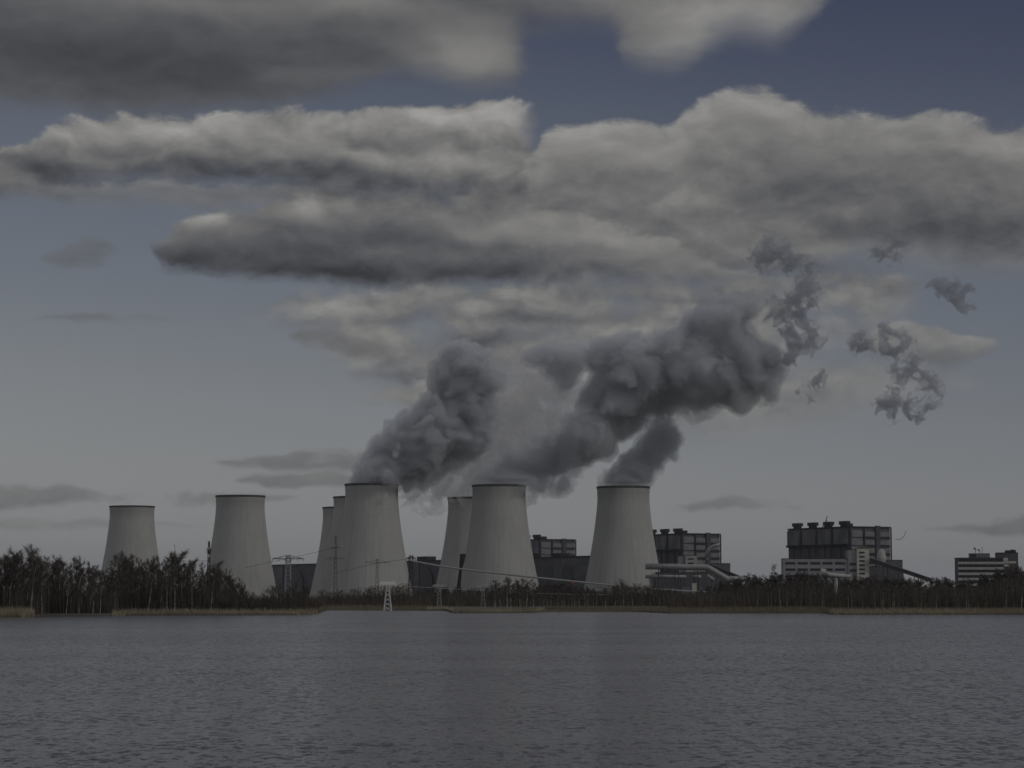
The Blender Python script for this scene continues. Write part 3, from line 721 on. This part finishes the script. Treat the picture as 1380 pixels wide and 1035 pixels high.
# ------------------------------------------------------------------ trees
def tree_meshes(seed, H, mtrunk, mtwig, dens=1.0, spread=.26, low=.36, lean=0.0, tw=.055):
    rg = random.Random(seed); tk = MB(); cr = MB()
    lx, ly = lean*H, rg.uniform(-.04, .04)*H
    def tp(s_): return Vector((lx*s_**1.3 + .02*H*math.sin(s_*5+seed)*s_, ly*s_, H*s_))
    r0 = H*.013
    tk.tube([tp(k/8*.9) for k in range(9)], [r0*(1-.88*k/8) for k in range(9)], 6)
    nl = int(20*dens)
    for i in range(nl):
        s_ = low + (.95-low)*(i+rg.random())/nl
        p = tp(s_*.93); az = rg.random()*6.283
        L_ = H*spread*rg.uniform(.6, 1.15)*(1.15-.62*((s_-low)/(1-low)))
        up = rg.uniform(.6, 1.6)
        d = Vector((math.cos(az), math.sin(az), up)).normalized()
        q1 = p + d*L_*.5 + Vector((0, 0, L_*.06)); q2 = p + d*L_ + Vector((0, 0, L_*.2))
        cr.tube([p, q1, q2], [r0*.42*(1.2-s_), r0*.28*(1.2-s_), .015], 4, False)
        for j in range(8):
            u = .25+.75*(j+rg.random())/8
            b = p.lerp(q1, u*2) if u < .5 else q1.lerp(q2, u*2-1)
            dd = (d + Vector((rg.gauss(0, .6), rg.gauss(0, .6), rg.gauss(.15, .4)))).normalized()
            l2 = L_*rg.uniform(.25, .5); e = b + dd*l2
            cr.tube([b, e], [.035, .012], 3, False)
            for k in range(int(9*dens)):
                f = b.lerp(e, rg.uniform(.15, 1)); d3 = (dd + Vector((rg.gauss(0, .7), rg.gauss(0, .7), rg.gauss(.1, .5)))).normalized()
                l3 = rg.uniform(.5, 1.3)*H/14; g = f + d3*l3
                sd_ = d3.cross(Vector((rg.gauss(0, 1), rg.gauss(0, 1), rg.gauss(0, 1)))).normalized()*tw*H/14
                cr.tri(f-sd_*.5, f+sd_*.5, g)
    return tk, cr
PROTO = {}
def proto(kind, var):
    k = (kind, var)
    if k in PROTO: return PROTO[k]
    H = 14.0; sd_ = hash_(kind)*100 + var
    if kind == 'birch': tk, cr = tree_meshes(sd_, H, 0, 0, .8, .15, .36, (-.05, .05, .14, .1)[var % 4], .05); mt, mc = 'birch', 'twig'
    elif kind == 'dark': tk, cr = tree_meshes(sd_, H, 0, 0, 1.1, .17, .27, (.02, -.03, .0, .04)[var % 4], .048); mt, mc = 'bark', 'twig'
    elif kind == 'brown': tk, cr = tree_meshes(sd_, H, 0, 0, 1.1, .36, .12, 0, .06); mt, mc = 'bark', 'twig_brown'
    elif kind == 'far': tk, cr = tree_meshes(sd_, H, 0, 0, 1.1, .30, .14, 0, .16); mt, mc = 'bark', 'twig_far'
    me_t = tk; r = []
    for nm, mb, mm in (('trunk', tk, mt), ('crown', cr, mc)):
        me = bpy.data.meshes.new(nm); me.from_pydata(mb.v, [], mb.f); me.update(); me.materials.append(M[mm]); r.append((nm, me))
    PROTO[k] = r
    return r
def hash_(s_): return sum(ord(ch)*(i+3) for i, ch in enumerate(s_)) % 97
def tree(kind, var, px, Y, H, label, group, rz=0.0, name='bare_tree', cat='tree', wx=1.0, zb=None):
    t = thing(name, label, cat, (X(px, Y), Y, GZ-.15 if zb is None else zb), rz, group)
    s_ = H/14.0; t.scale = (s_*wx, s_*wx, s_)
    for nm, me in proto(kind, var):
        o = bpy.data.objects.new(nm, me); COL.objects.link(o); o.parent = t
    return t
RG = random.Random(7)
def skyline(px): return np.interp(px, [-60, 0, 20, 48, 62, 90, 120, 150, 175, 200, 225, 245, 262, 285, 300, 320, 345, 365, 400, 430],
                                 [740, 742, 744, 737, 750, 748, 757, 757, 745, 750, 745, 742, 750, 755, 760, 782, 788, 790, 786, 800])
GL = 'bare trees of the left bank wood'
LAB = {'birch': 'bare birch with a pale trunk in the left bank wood', 'dark': 'bare dark twiggy tree in the left bank wood'}
n = 0
for row, (y0, cnt) in enumerate(((12, 52), (24, 50), (40, 30))):
    for i in range(cnt):
        px = -50 + 390*(i+RG.uniform(.1, .9))/cnt
        Y = CAMZ*F/(shore(px)-803) + y0 + RG.uniform(-5, 8)
        top = skyline(px) + (RG.uniform(-4, 16) if row else RG.uniform(2, 30))
        H = max(4.0, (Z(top, Y)-GZ)/.98)
        kind = 'birch' if (row == 0 and RG.random() < .62) or RG.random() < .15 else 'dark'
        tree(kind, RG.randrange(5), px, Y, H, LAB[kind], GL, RG.uniform(-.5, .5) if kind == 'birch' else RG.random()*6.28, wx=RG.uniform(.8, 1.15))
for px, top, lab in ((47, 735, 'tall dark tree standing out above the left end of the bank wood'), (18, 741, 'dense dark tree at the far left end of the bank wood'),
                     (172, 744, 'broad dark tree in front of the farthest cooling tower'), (240, 741, 'broad open topped tree between the two left cooling towers'),
                     (160, 746, 'dense dark tree just left of the broad one before the farthest tower'), (290, 755, 'rounded tree in front of the idle cooling tower foot')):
    Y = CAMZ*F/(shore(px)-803) + 22
    tree('dark', int(px) % 5, px, Y, (Z(top, Y)-GZ)/.97, lab, None, px, wx=1.45)
# scrub trees at the right end of the left bank
for i in range(22):
    px = 305 + 122*(i+RG.random())/22; Y = CAMZ*F/(shore(px)-803) + RG.uniform(8, 40)
    H = (Z(skyline(px)+RG.uniform(-2, 16), Y)-GZ); tree('brown', i % 4, px, Y, max(3, H), 'low brown scrub tree at the right end of the left bank', 'scrub trees at the end of the left bank', RG.random()*6, 'scrub_tree')
# bushes under the towers
def bushes(a, b, cnt, fn, Y0, Y1, lab, grp, kind='brown', wx=1.2, name='bush', cat='bush', jit=5):
    for i in range(cnt):
        px = a + (b-a)*(i+RG.random())/cnt; Y = RG.uniform(Y0, Y1); top = fn(px) + RG.uniform(-jit*.3, jit)
        tree(kind, RG.randrange(4), px, Y, max(2.5, Z(top, Y)-GZ), lab, grp, RG.random()*6, name, cat, wx)
bushes(430, 552, 26, lambda p: np.interp(p, [430, 460, 500, 540, 552], [792, 796, 792, 789, 786]), 720, 830, 'dark leafless bush at the foot of the overlapping towers', 'bushes at the foot of the overlapping towers')
bushes(556, 660, 26, lambda p: 793, 820, 950, 'dark leafless bush in the brush between the front towers', 'brush between the front towers', 'far')
bushes(656, 722, 20, lambda p: np.interp(p, [656, 680, 700, 722], [789, 785, 783, 788]), 640, 740, 'twiggy young tree at the foot of the plume tower', 'young trees at the foot of the plume tower', 'dark', 1.1, 'bare_tree', 'tree')
bushes(724, 806, 24, lambda p: np.interp(p, [724, 760, 806], [786, 786, 794]), 760, 900, 'dark leafless bush before the machine hall', 'brush before the machine hall', 'far')
bushes(806, 900, 30, lambda p: np.interp(p, [806, 825, 838, 850, 870, 900], [796, 789, 784, 790, 790, 792]), 720, 860, 'brown twiggy bush at the foot of the lone tower', 'bushes at the foot of the lone tower')
bushes(890, 1010, 26, lambda p: np.interp(p, [890, 940, 975, 1010], [796, 796, 784, 780]), 820, 1000, 'dark bush below the flue ducts', 'brush below the flue ducts', 'far')
bushes(660, 722, 9, lambda p: np.interp(p, [660, 690, 722], [782, 775, 782]), 620, 700, 'slim pale-stemmed young tree at the foot of the plume tower', 'pale stemmed young trees at the foot of the plume tower', 'birch', 1.5, 'bare_tree', 'tree')
bushes(724, 806, 14, lambda p: 791, 650, 740, 'slim pale-stemmed sapling before the machine hall', 'saplings before the machine hall', 'birch', 1.3, 'bare_tree', 'tree')
bushes(815, 900, 8, lambda p: 790, 650, 740, 'slim pale-stemmed sapling at the foot of the lone tower', 'saplings at the foot of the lone tower', 'birch', 1.3, 'bare_tree', 'tree')
# right wood
def rsky(px): return np.interp(px, [975, 1000, 1035, 1055, 1075, 1110, 1150, 1200, 1260, 1275, 1290, 1320, 1345, 1362, 1380, 1430], [782, 778, 775, 773, 772, 774, 778, 777, 779, 777, 781, 779, 770, 764, 764, 760])
GR = 'bare trees of the right bank wood'
LR = {'birch': 'bare birch with a pale trunk in the right bank wood', 'dark': 'bare dark tree in the right bank wood', 'far': 'dark tree in the rear of the right bank wood'}
for i in range(44):
    px = 1010 + 430*(i+RG.random())/44; Y = CAMZ*F/(shore(px)-803) + RG.uniform(14, 40)
    kind = 'birch' if RG.random() < .7 else 'dark'
    top = rsky(px)+RG.uniform(2, 16)
    tree(kind, RG.randrange(5), px, Y, (Z(top, Y)-GZ), LR[kind], GR, RG.uniform(-.5, .5), wx=1.15)
for i in range(70):
    px = 985 + 460*(i+RG.random())/70; Y = RG.uniform(640, 900)
    tree('far', RG.randrange(4), px, Y, (Z(rsky(px)+RG.uniform(0, 6), Y)-GZ), LR['far'], GR, RG.random()*6, wx=1.5)
for px, top, lab in ((1047, 757, 'thin bare tree poking above the right wood beside the long office block'), (1012, 769, 'spindly bare sapling above the wood by the end of the duct')):
    Y = 900; tree('birch', 2, px, Y, Z(top, Y)-GZ, lab, None, 3.3, wx=.7)
for i, px in enumerate((962, 975, 988)):
    tree('brown', i, px, 690, Z(805+i % 2, 690)-GZ, 'low pale tan shrub on the shore below the flue ducts', 'tan shrubs on the shore below the flue ducts', i, 'shrub', 'shrub', 3.0)

# undergrowth, far wood and reeds: nobody could count them
def stems(name, spans, cnt, hfun, yfun, w, m_, label, seed, lean=.25):
    rg = random.Random(seed); m = MB()
    for (a, b) in spans:
        k = int(cnt*(b-a)/sum(q-p for p, q in spans))
        for _ in range(k):
            px = rg.uniform(a, b); Y = yfun(px, rg); h = hfun(px, Y, rg); x = X(px, Y); zb = GZ-.2
            if Y - CAMZ*F/(shore(px)-803) < 5: zb = -.1
            l = rg.gauss(0, lean)*h; l2 = rg.gauss(0, lean)*h; t_ = rg.random()*3.14; dx_, dy_ = math.cos(t_)*w*rg.uniform(.6, 1.4)/2, math.sin(t_)*w/2
            m.tri((x-dx_, Y-dy_, zb), (x+dx_, Y+dy_, zb), (x+l, Y+l2, zb+h))
    return tag(m.build(name, M[m_]), label, name.replace('_', ' '), kind='stuff')
sY = lambda px: CAMZ*F/(shore(px)-803)
stems('undergrowth', [(-60, 330)], 16000, lambda px, Y, r: (Z(skyline(px), Y))*r.uniform(.15, .55), lambda px, r: sY(px)+r.uniform(12, 60), .17, 'under', 'dense dark undergrowth between the trunks of the left bank wood', 1, .1)
stems('undergrowth', [(330, 905)], 16000, lambda px, Y, r: (Z(np.interp(px, [330, 430, 560, 660, 720, 800, 905], [800, 800, 794, 794, 790, 794, 797]), Y))*r.uniform(.3, .95), lambda px, r: r.uniform(790, 960) if px > 440 else sY(px)+r.uniform(20, 90), .22, 'under', 'dark brush below the cooling towers', 2, .1)
stems('undergrowth', [(900, 1450)], 22000, lambda px, Y, r: (Z(rsky(px)+5 if px > 980 else 794, Y))*r.uniform(.35, .88), lambda px, r: sY(px)+r.uniform(30, 260), .3, 'under', 'dense dark undergrowth of the right bank wood', 3, .08)
stems('reed_bed', [(-80, 46), (152, 428), (575, 735), (1118, 1420)], 26000, lambda px, Y, r: r.uniform(.7, 1.75)*(1.25 if px < 46 else .8), lambda px, r: sY(px)+r.uniform(.3, 7), .10, 'reed', 'strip of pale dry reeds along the waterline', 4, .12)
stems('reed_bed', [(428, 575), (735, 1118), (1000, 1420)], 20000, lambda px, Y, r: r.uniform(.6, 1.5), lambda px, r: sY(px)+r.uniform(.3, 22), .12, 'reed_dull', 'strip of dull olive reeds along the waterline', 5, .12)

# ------------------------------------------------------------------ steam
def gnoise(P, cell, rng):        # gradient noise at points P, on a lattice turned to no axis
    q = np.linalg.qr(rng.normal(size=(3, 3)))[0]; U = (P @ q.T.astype(np.float32))/np.float32(cell); U -= U.min(0); I = U.astype(np.int32); f = U-I
    dims = I.max(0)+2; G = rng.normal(size=(*dims, 3)).astype(np.float32); G /= np.linalg.norm(G, axis=-1, keepdims=True)
    w = f*f*f*(f*(f*6-15)+10); r = np.zeros(len(P), np.float32)
    for i in (0, 1):
        for j in (0, 1):
            for k in (0, 1):
                g = G[I[:, 0]+i, I[:, 1]+j, I[:, 2]+k]
                d = ((f-np.array((i, j, k), np.float32))*g).sum(1)
                r += d*(w[:, 0] if i else 1-w[:, 0])*(w[:, 1] if j else 1-w[:, 1])*(w[:, 2] if k else 1-w[:, 2])
    return r*1.6
def surface_nets(Fd, org, h):
    Fd = np.pad(Fd, 1, constant_values=-5.0); org = np.array(org)-h
    ins = Fd > 0; nx, ny, nz = Fd.shape
    c8 = [(i, j, k) for i in (0, 1) for j in (0, 1) for k in (0, 1)]
    sl_ = lambda A_, i, j, k: A_[i:nx-1+i, j:ny-1+j, k:nz-1+k]
    cnt = sum(sl_(ins, *c_).astype(np.int8) for c_ in c8)
    act = (cnt > 0) & (cnt < 8); idx = np.argwhere(act)
    vid = -np.ones(act.shape, int); vid[act] = np.arange(len(idx))
    acc = np.zeros((len(idx), 3)); num = np.zeros(len(idx)); v8 = {c_: sl_(Fd, *c_)[act] for c_ in c8}
    for a in c8:
        for ax in range(3):
            if a[ax]: continue
            b = list(a); b[ax] = 1; b = tuple(b); va, vb = v8[a], v8[b]; cr = (va > 0) != (vb > 0)
            t = np.where(cr, va/np.where(cr, va-vb, 1), 0)
            p = np.tile(np.array(a, float), (len(idx), 1)); p[:, ax] += t
            acc += p*cr[:, None]; num += cr
    V = (idx + acc/num[:, None])*h + org
    quads = []
    for ax in range(3):
        s0 = [slice(1, -1)]*3; s0[ax] = slice(0, -1); s1 = [slice(1, -1)]*3; s1[ax] = slice(1, None)
        A_, B_ = ins[tuple(s0)], ins[tuple(s1)]
        for sgn, mk in ((1, A_ & ~B_), (-1, ~A_ & B_)):
            q = np.argwhere(mk); off = np.array([1, 1, 1]); off[ax] = 0; q = q + off
            u, w = [(1, 2), (2, 0), (0, 1)][ax]; du = np.zeros(3, int); dw = np.zeros(3, int); du[u] = 1; dw[w] = 1
            g = lambda o_: vid[tuple((q-o_).T)]
            f4 = np.stack([g(du+dw), g(dw), g(0*du), g(du)], 1)
            quads.append(f4 if sgn > 0 else f4[:, ::-1])
    return V, np.concatenate(quads)
def mesh_np(name, V, Q, m_, parent, loc):
    me = bpy.data.meshes.new(name); me.vertices.add(len(V)); me.vertices.foreach_set('co', (V-np.array(loc)).astype(np.float32).ravel())
    me.loops.add(Q.size); me.loops.foreach_set('vertex_index', Q.ravel().astype(np.int32))
    me.polygons.add(len(Q)); me.polygons.foreach_set('loop_start', np.arange(0, Q.size, 4, dtype=np.int32))
    me.polygons.foreach_set('use_smooth', np.ones(len(Q), bool)); me.update(calc_edges=True); me.validate()
    me.materials.append(m_); o = bpy.data.objects.new(name, me); COL.objects.link(o)
    if parent: o.parent = parent
    else: o.location = loc
    return o
def steam_mat(name, col, dens, skin):
    m = bpy.data.materials.new(name); m.use_nodes = True; t = NT(m.node_tree); m.node_tree.nodes.clear()
    o = t.node('ShaderNodeOutputMaterial'); v_ = t.node('ShaderNodeVolumePrincipled')
    v_.inputs['Color'].default_value = (*col, 1); v_.inputs['Density'].default_value = dens; v_.inputs['Anisotropy'].default_value = .2
    m.node_tree.links.new(v_.outputs[0], o.inputs['Volume'])
    tr = t.node('ShaderNodeBsdfTransparent'); df = t.node('ShaderNodeBsdfDiffuse'); mx = t.node('ShaderNodeMixShader')
    df.inputs['Color'].default_value = (*[x*.8 for x in col], 1); mx.inputs[0].default_value = skin
    t.t.links.new(tr.outputs[0], mx.inputs[1]); t.t.links.new(df.outputs[0], mx.inputs[2]); t.t.links.new(mx.outputs[0], o.inputs['Surface'])
    return m
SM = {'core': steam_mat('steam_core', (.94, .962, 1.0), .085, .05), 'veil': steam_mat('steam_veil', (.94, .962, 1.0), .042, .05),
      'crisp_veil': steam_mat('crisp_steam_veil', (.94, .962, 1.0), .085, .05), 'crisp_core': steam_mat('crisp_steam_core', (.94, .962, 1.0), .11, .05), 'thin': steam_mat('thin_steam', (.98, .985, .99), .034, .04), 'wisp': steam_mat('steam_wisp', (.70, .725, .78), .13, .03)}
def steam(name, label, Y, blobs, seed, h=1.9, amp=(9, 5, 2.2), cells=(26, 11, 5), core=5.0, mats=('veil', 'core'), grp='steam plumes drifting from the cooling towers', shrink=-2.5, swirl=.35, ridge=False, cat='steam plume'):
    rng = np.random.default_rng(seed); k = PX(Y)
    B = []
    for b in blobs:
        p = at(b[0], b[1], Y); dyo = b[3] if len(b) > 3 else rng.uniform(-.35, .35)*b[2]
        B.append((p.x, Y+dyo*k, p.z, b[2]*k))
    B = np.array(B); pad = sum(amp)*.9+4
    lo = (B[:, :3]-B[:, 3:]).min(0)-pad; hi = (B[:, :3]+B[:, 3:]).max(0)+pad
    shp = np.ceil((hi-lo)/h).astype(int)
    g = [lo[i]+h*np.arange(shp[i]) for i in range(3)]
    GX, GY, GZ_ = np.meshgrid(*[x.astype(np.float32) for x in g], indexing='ij')
    P = np.stack([GX.ravel(), GY.ravel(), GZ_.ravel()], 1); P -= P.mean(0)
    wp = np.stack([gnoise(P, cells[0]*1.1, rng) for _ in range(3)], 1)*cells[0]*swirl
    Fd = np.zeros(shp, np.float32); kk = .30
    WX, WY, WZ = [wp[:, i].reshape(shp)*.5 for i in range(3)]
    for x, y, z, r in B:
        d = np.sqrt((GX+WX-x)**2 + (GY+WY-y)**2 + (GZ_+WZ-z)**2)
        Fd += np.exp(np.clip((r-d)*kk, -40, 14)).astype(np.float32)
    Fd = np.log(np.maximum(Fd, 1e-20))/kk - shrink
    PW = P + wp
    for i_, (a, c_) in enumerate(zip(amp, cells)):
        nz_ = gnoise(PW if i_ else P, c_, rng).reshape(shp)
        Fd = Fd + (a*(.55-2.2*np.abs(nz_)) if ridge else a*(1.6*np.abs(nz_)-.45))
    for key in ('T4', 'T5', 'T6', 'T7', 'T8'):       # no steam below the rim beside a shell
        tx, ty, tr = TPOS[key]
        dd = np.sqrt((GX-tx)**2 + (GY-ty)**2) - tr*1.22
        Fd = np.minimum(Fd, np.maximum(GZ_ - (TH+GZ+.6), dd*1.2))
    org = lo; loc = (B[0, 0], B[0, 1], B[0, 2]-B[0, 3])
    if len(mats) > 1:
        t = thing(name, label, cat, loc, 0, grp)
        V, Q = surface_nets(Fd, org, h); mesh_np('veil', V, Q, SM[mats[0]], t, loc)
        V, Q = surface_nets(Fd-core, org, h); mesh_np('core', V, Q, SM[mats[1]], t, loc)
    else:
        V, Q = surface_nets(Fd, org, h); o = mesh_np(name, V, Q, SM[mats[0]], None, loc); tag(o, label, cat, grp)

Y5, Y6, Y7, Y8 = TPOS['T5'][1], TPOS['T6'][1], TPOS['T7'][1], TPOS['T8'][1]
steam('steam_plume', 'dense grey plume climbing from the big front tower to a blunt domed head', Y5,
      [(501, 655, 31, 0), (514, 642, 32), (494, 636, 11), (530, 622, 34), (519, 603, 14), (552, 604, 36), (547, 578, 17), (576, 590, 36), (594, 570, 34), (612, 548, 32), (622, 525, 34), (626, 502, 38), (620, 484, 26), (602, 508, 23), (612, 480, 18),
       (652, 513, 20), (665, 511, 10), (642, 556, 30), (634, 585, 28), (604, 610, 24), (566, 634, 22), (540, 648, 16), (590, 624, 18), (650, 585, 20), (618, 604, 18)], 11, amp=(7, 7, 2.6), cells=(24, 13, 5), core=6, mats=('crisp_veil', 'crisp_core'))
steam('steam_plume', 'thin pale ragged veil of steam between the two big plumes', Y6,
      [(637, 668, 26, 0), (615, 655, 22), (600, 640, 24), (575, 650, 18), (640, 640, 28), (625, 615, 28), (655, 610, 32), (675, 585, 34), (660, 560, 28), (690, 560, 32), (705, 535, 28), (720, 520, 24), (745, 530, 28), (700, 600, 30), (560, 658, 12), (680, 525, 18), (650, 635, 26), (735, 560, 26), (720, 585, 24), (590, 660, 14), (700, 500, 14), (660, 530, 16)], 12,
      amp=(24, 14, 6), cells=(32, 14, 6), mats=('thin',), ridge=True)
steam('steam_plume', 'largest dark plume rolling right from the plume tower and swelling into a broad head', Y7,
      [(673, 657, 30, 0), (690, 642, 33), (712, 630, 31), (738, 618, 31), (765, 604, 33), (790, 582, 40), (815, 560, 44), (838, 530, 46), (860, 505, 42), (825, 500, 33), (845, 482, 26), (838, 468, 13), (805, 485, 24), (775, 488, 22), (745, 482, 20), (728, 488, 11), (760, 510, 13),
       (890, 515, 46), (925, 500, 51), (955, 480, 53), (985, 500, 48), (965, 440, 40), (985, 425, 33), (955, 425, 24), (1008, 410, 10), (1010, 490, 37), (1025, 515, 26), (1038, 490, 15), (1035, 540, 15), (940, 528, 24), (905, 470, 29), (985, 530, 22), (735, 648, 12), (752, 640, 13), (768, 648, 10), (758, 655, 8)], 13, amp=(12, 5.5, 3.2), cells=(32, 14, 5), swirl=.45)
steam('steam_plume', 'short grey puff leaning right from the stained lone tower', Y8,
      [(840, 659, 30, 0), (848, 646, 25), (858, 634, 22), (868, 622, 21), (878, 610, 20), (888, 600, 19), (898, 594, 16), (893, 582, 15), (886, 572, 14), (906, 602, 10), (880, 590, 16)], 14, amp=(6, 4.5, 2.6), cells=(20, 10, 5), core=3.5)
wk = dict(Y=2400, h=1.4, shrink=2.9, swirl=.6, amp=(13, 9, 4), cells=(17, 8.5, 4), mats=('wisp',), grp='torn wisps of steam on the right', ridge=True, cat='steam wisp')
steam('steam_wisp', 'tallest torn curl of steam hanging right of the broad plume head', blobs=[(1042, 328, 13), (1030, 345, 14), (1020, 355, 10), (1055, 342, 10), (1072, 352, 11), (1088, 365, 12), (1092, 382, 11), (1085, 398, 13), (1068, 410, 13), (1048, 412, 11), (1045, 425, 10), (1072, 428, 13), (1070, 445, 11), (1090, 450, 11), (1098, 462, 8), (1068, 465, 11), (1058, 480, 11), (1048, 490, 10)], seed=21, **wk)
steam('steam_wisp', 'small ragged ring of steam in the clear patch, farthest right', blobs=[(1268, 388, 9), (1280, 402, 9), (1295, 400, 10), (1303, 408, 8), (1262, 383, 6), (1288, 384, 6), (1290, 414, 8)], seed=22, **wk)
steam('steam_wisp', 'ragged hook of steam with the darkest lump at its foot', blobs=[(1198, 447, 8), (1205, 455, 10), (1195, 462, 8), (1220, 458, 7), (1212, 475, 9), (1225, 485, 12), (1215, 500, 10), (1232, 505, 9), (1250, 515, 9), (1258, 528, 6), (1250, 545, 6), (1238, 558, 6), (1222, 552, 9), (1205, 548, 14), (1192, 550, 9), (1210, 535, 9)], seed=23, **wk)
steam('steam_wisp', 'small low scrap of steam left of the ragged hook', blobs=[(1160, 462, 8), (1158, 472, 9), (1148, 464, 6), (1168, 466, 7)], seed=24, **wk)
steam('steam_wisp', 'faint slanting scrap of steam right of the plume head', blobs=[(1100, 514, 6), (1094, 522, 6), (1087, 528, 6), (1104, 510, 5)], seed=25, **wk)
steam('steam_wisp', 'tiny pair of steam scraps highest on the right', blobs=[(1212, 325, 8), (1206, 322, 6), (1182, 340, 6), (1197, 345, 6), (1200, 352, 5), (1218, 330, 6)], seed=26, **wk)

# ------------------------------------------------------------------ haze: one thin body of air round everything but the sky
m = MB(); m.box(-12000, 12000, -600, 46000, -1.6, 560)
hm = bpy.data.materials.new('thin_air'); hm.use_nodes = True; t = NT(hm.node_tree); hm.node_tree.nodes.clear()
o_ = t.node('ShaderNodeOutputMaterial'); v_ = t.node('ShaderNodeVolumePrincipled')
v_.inputs['Color'].default_value = (.86, .90, .97, 1); v_.inputs['Density'].default_value = 2.2e-5
hm.node_tree.links.new(v_.outputs[0], o_.inputs['Volume'])
tag(m.build('haze', hm), 'thin grey air lying over the lake and the power station', None, kind='stuff')
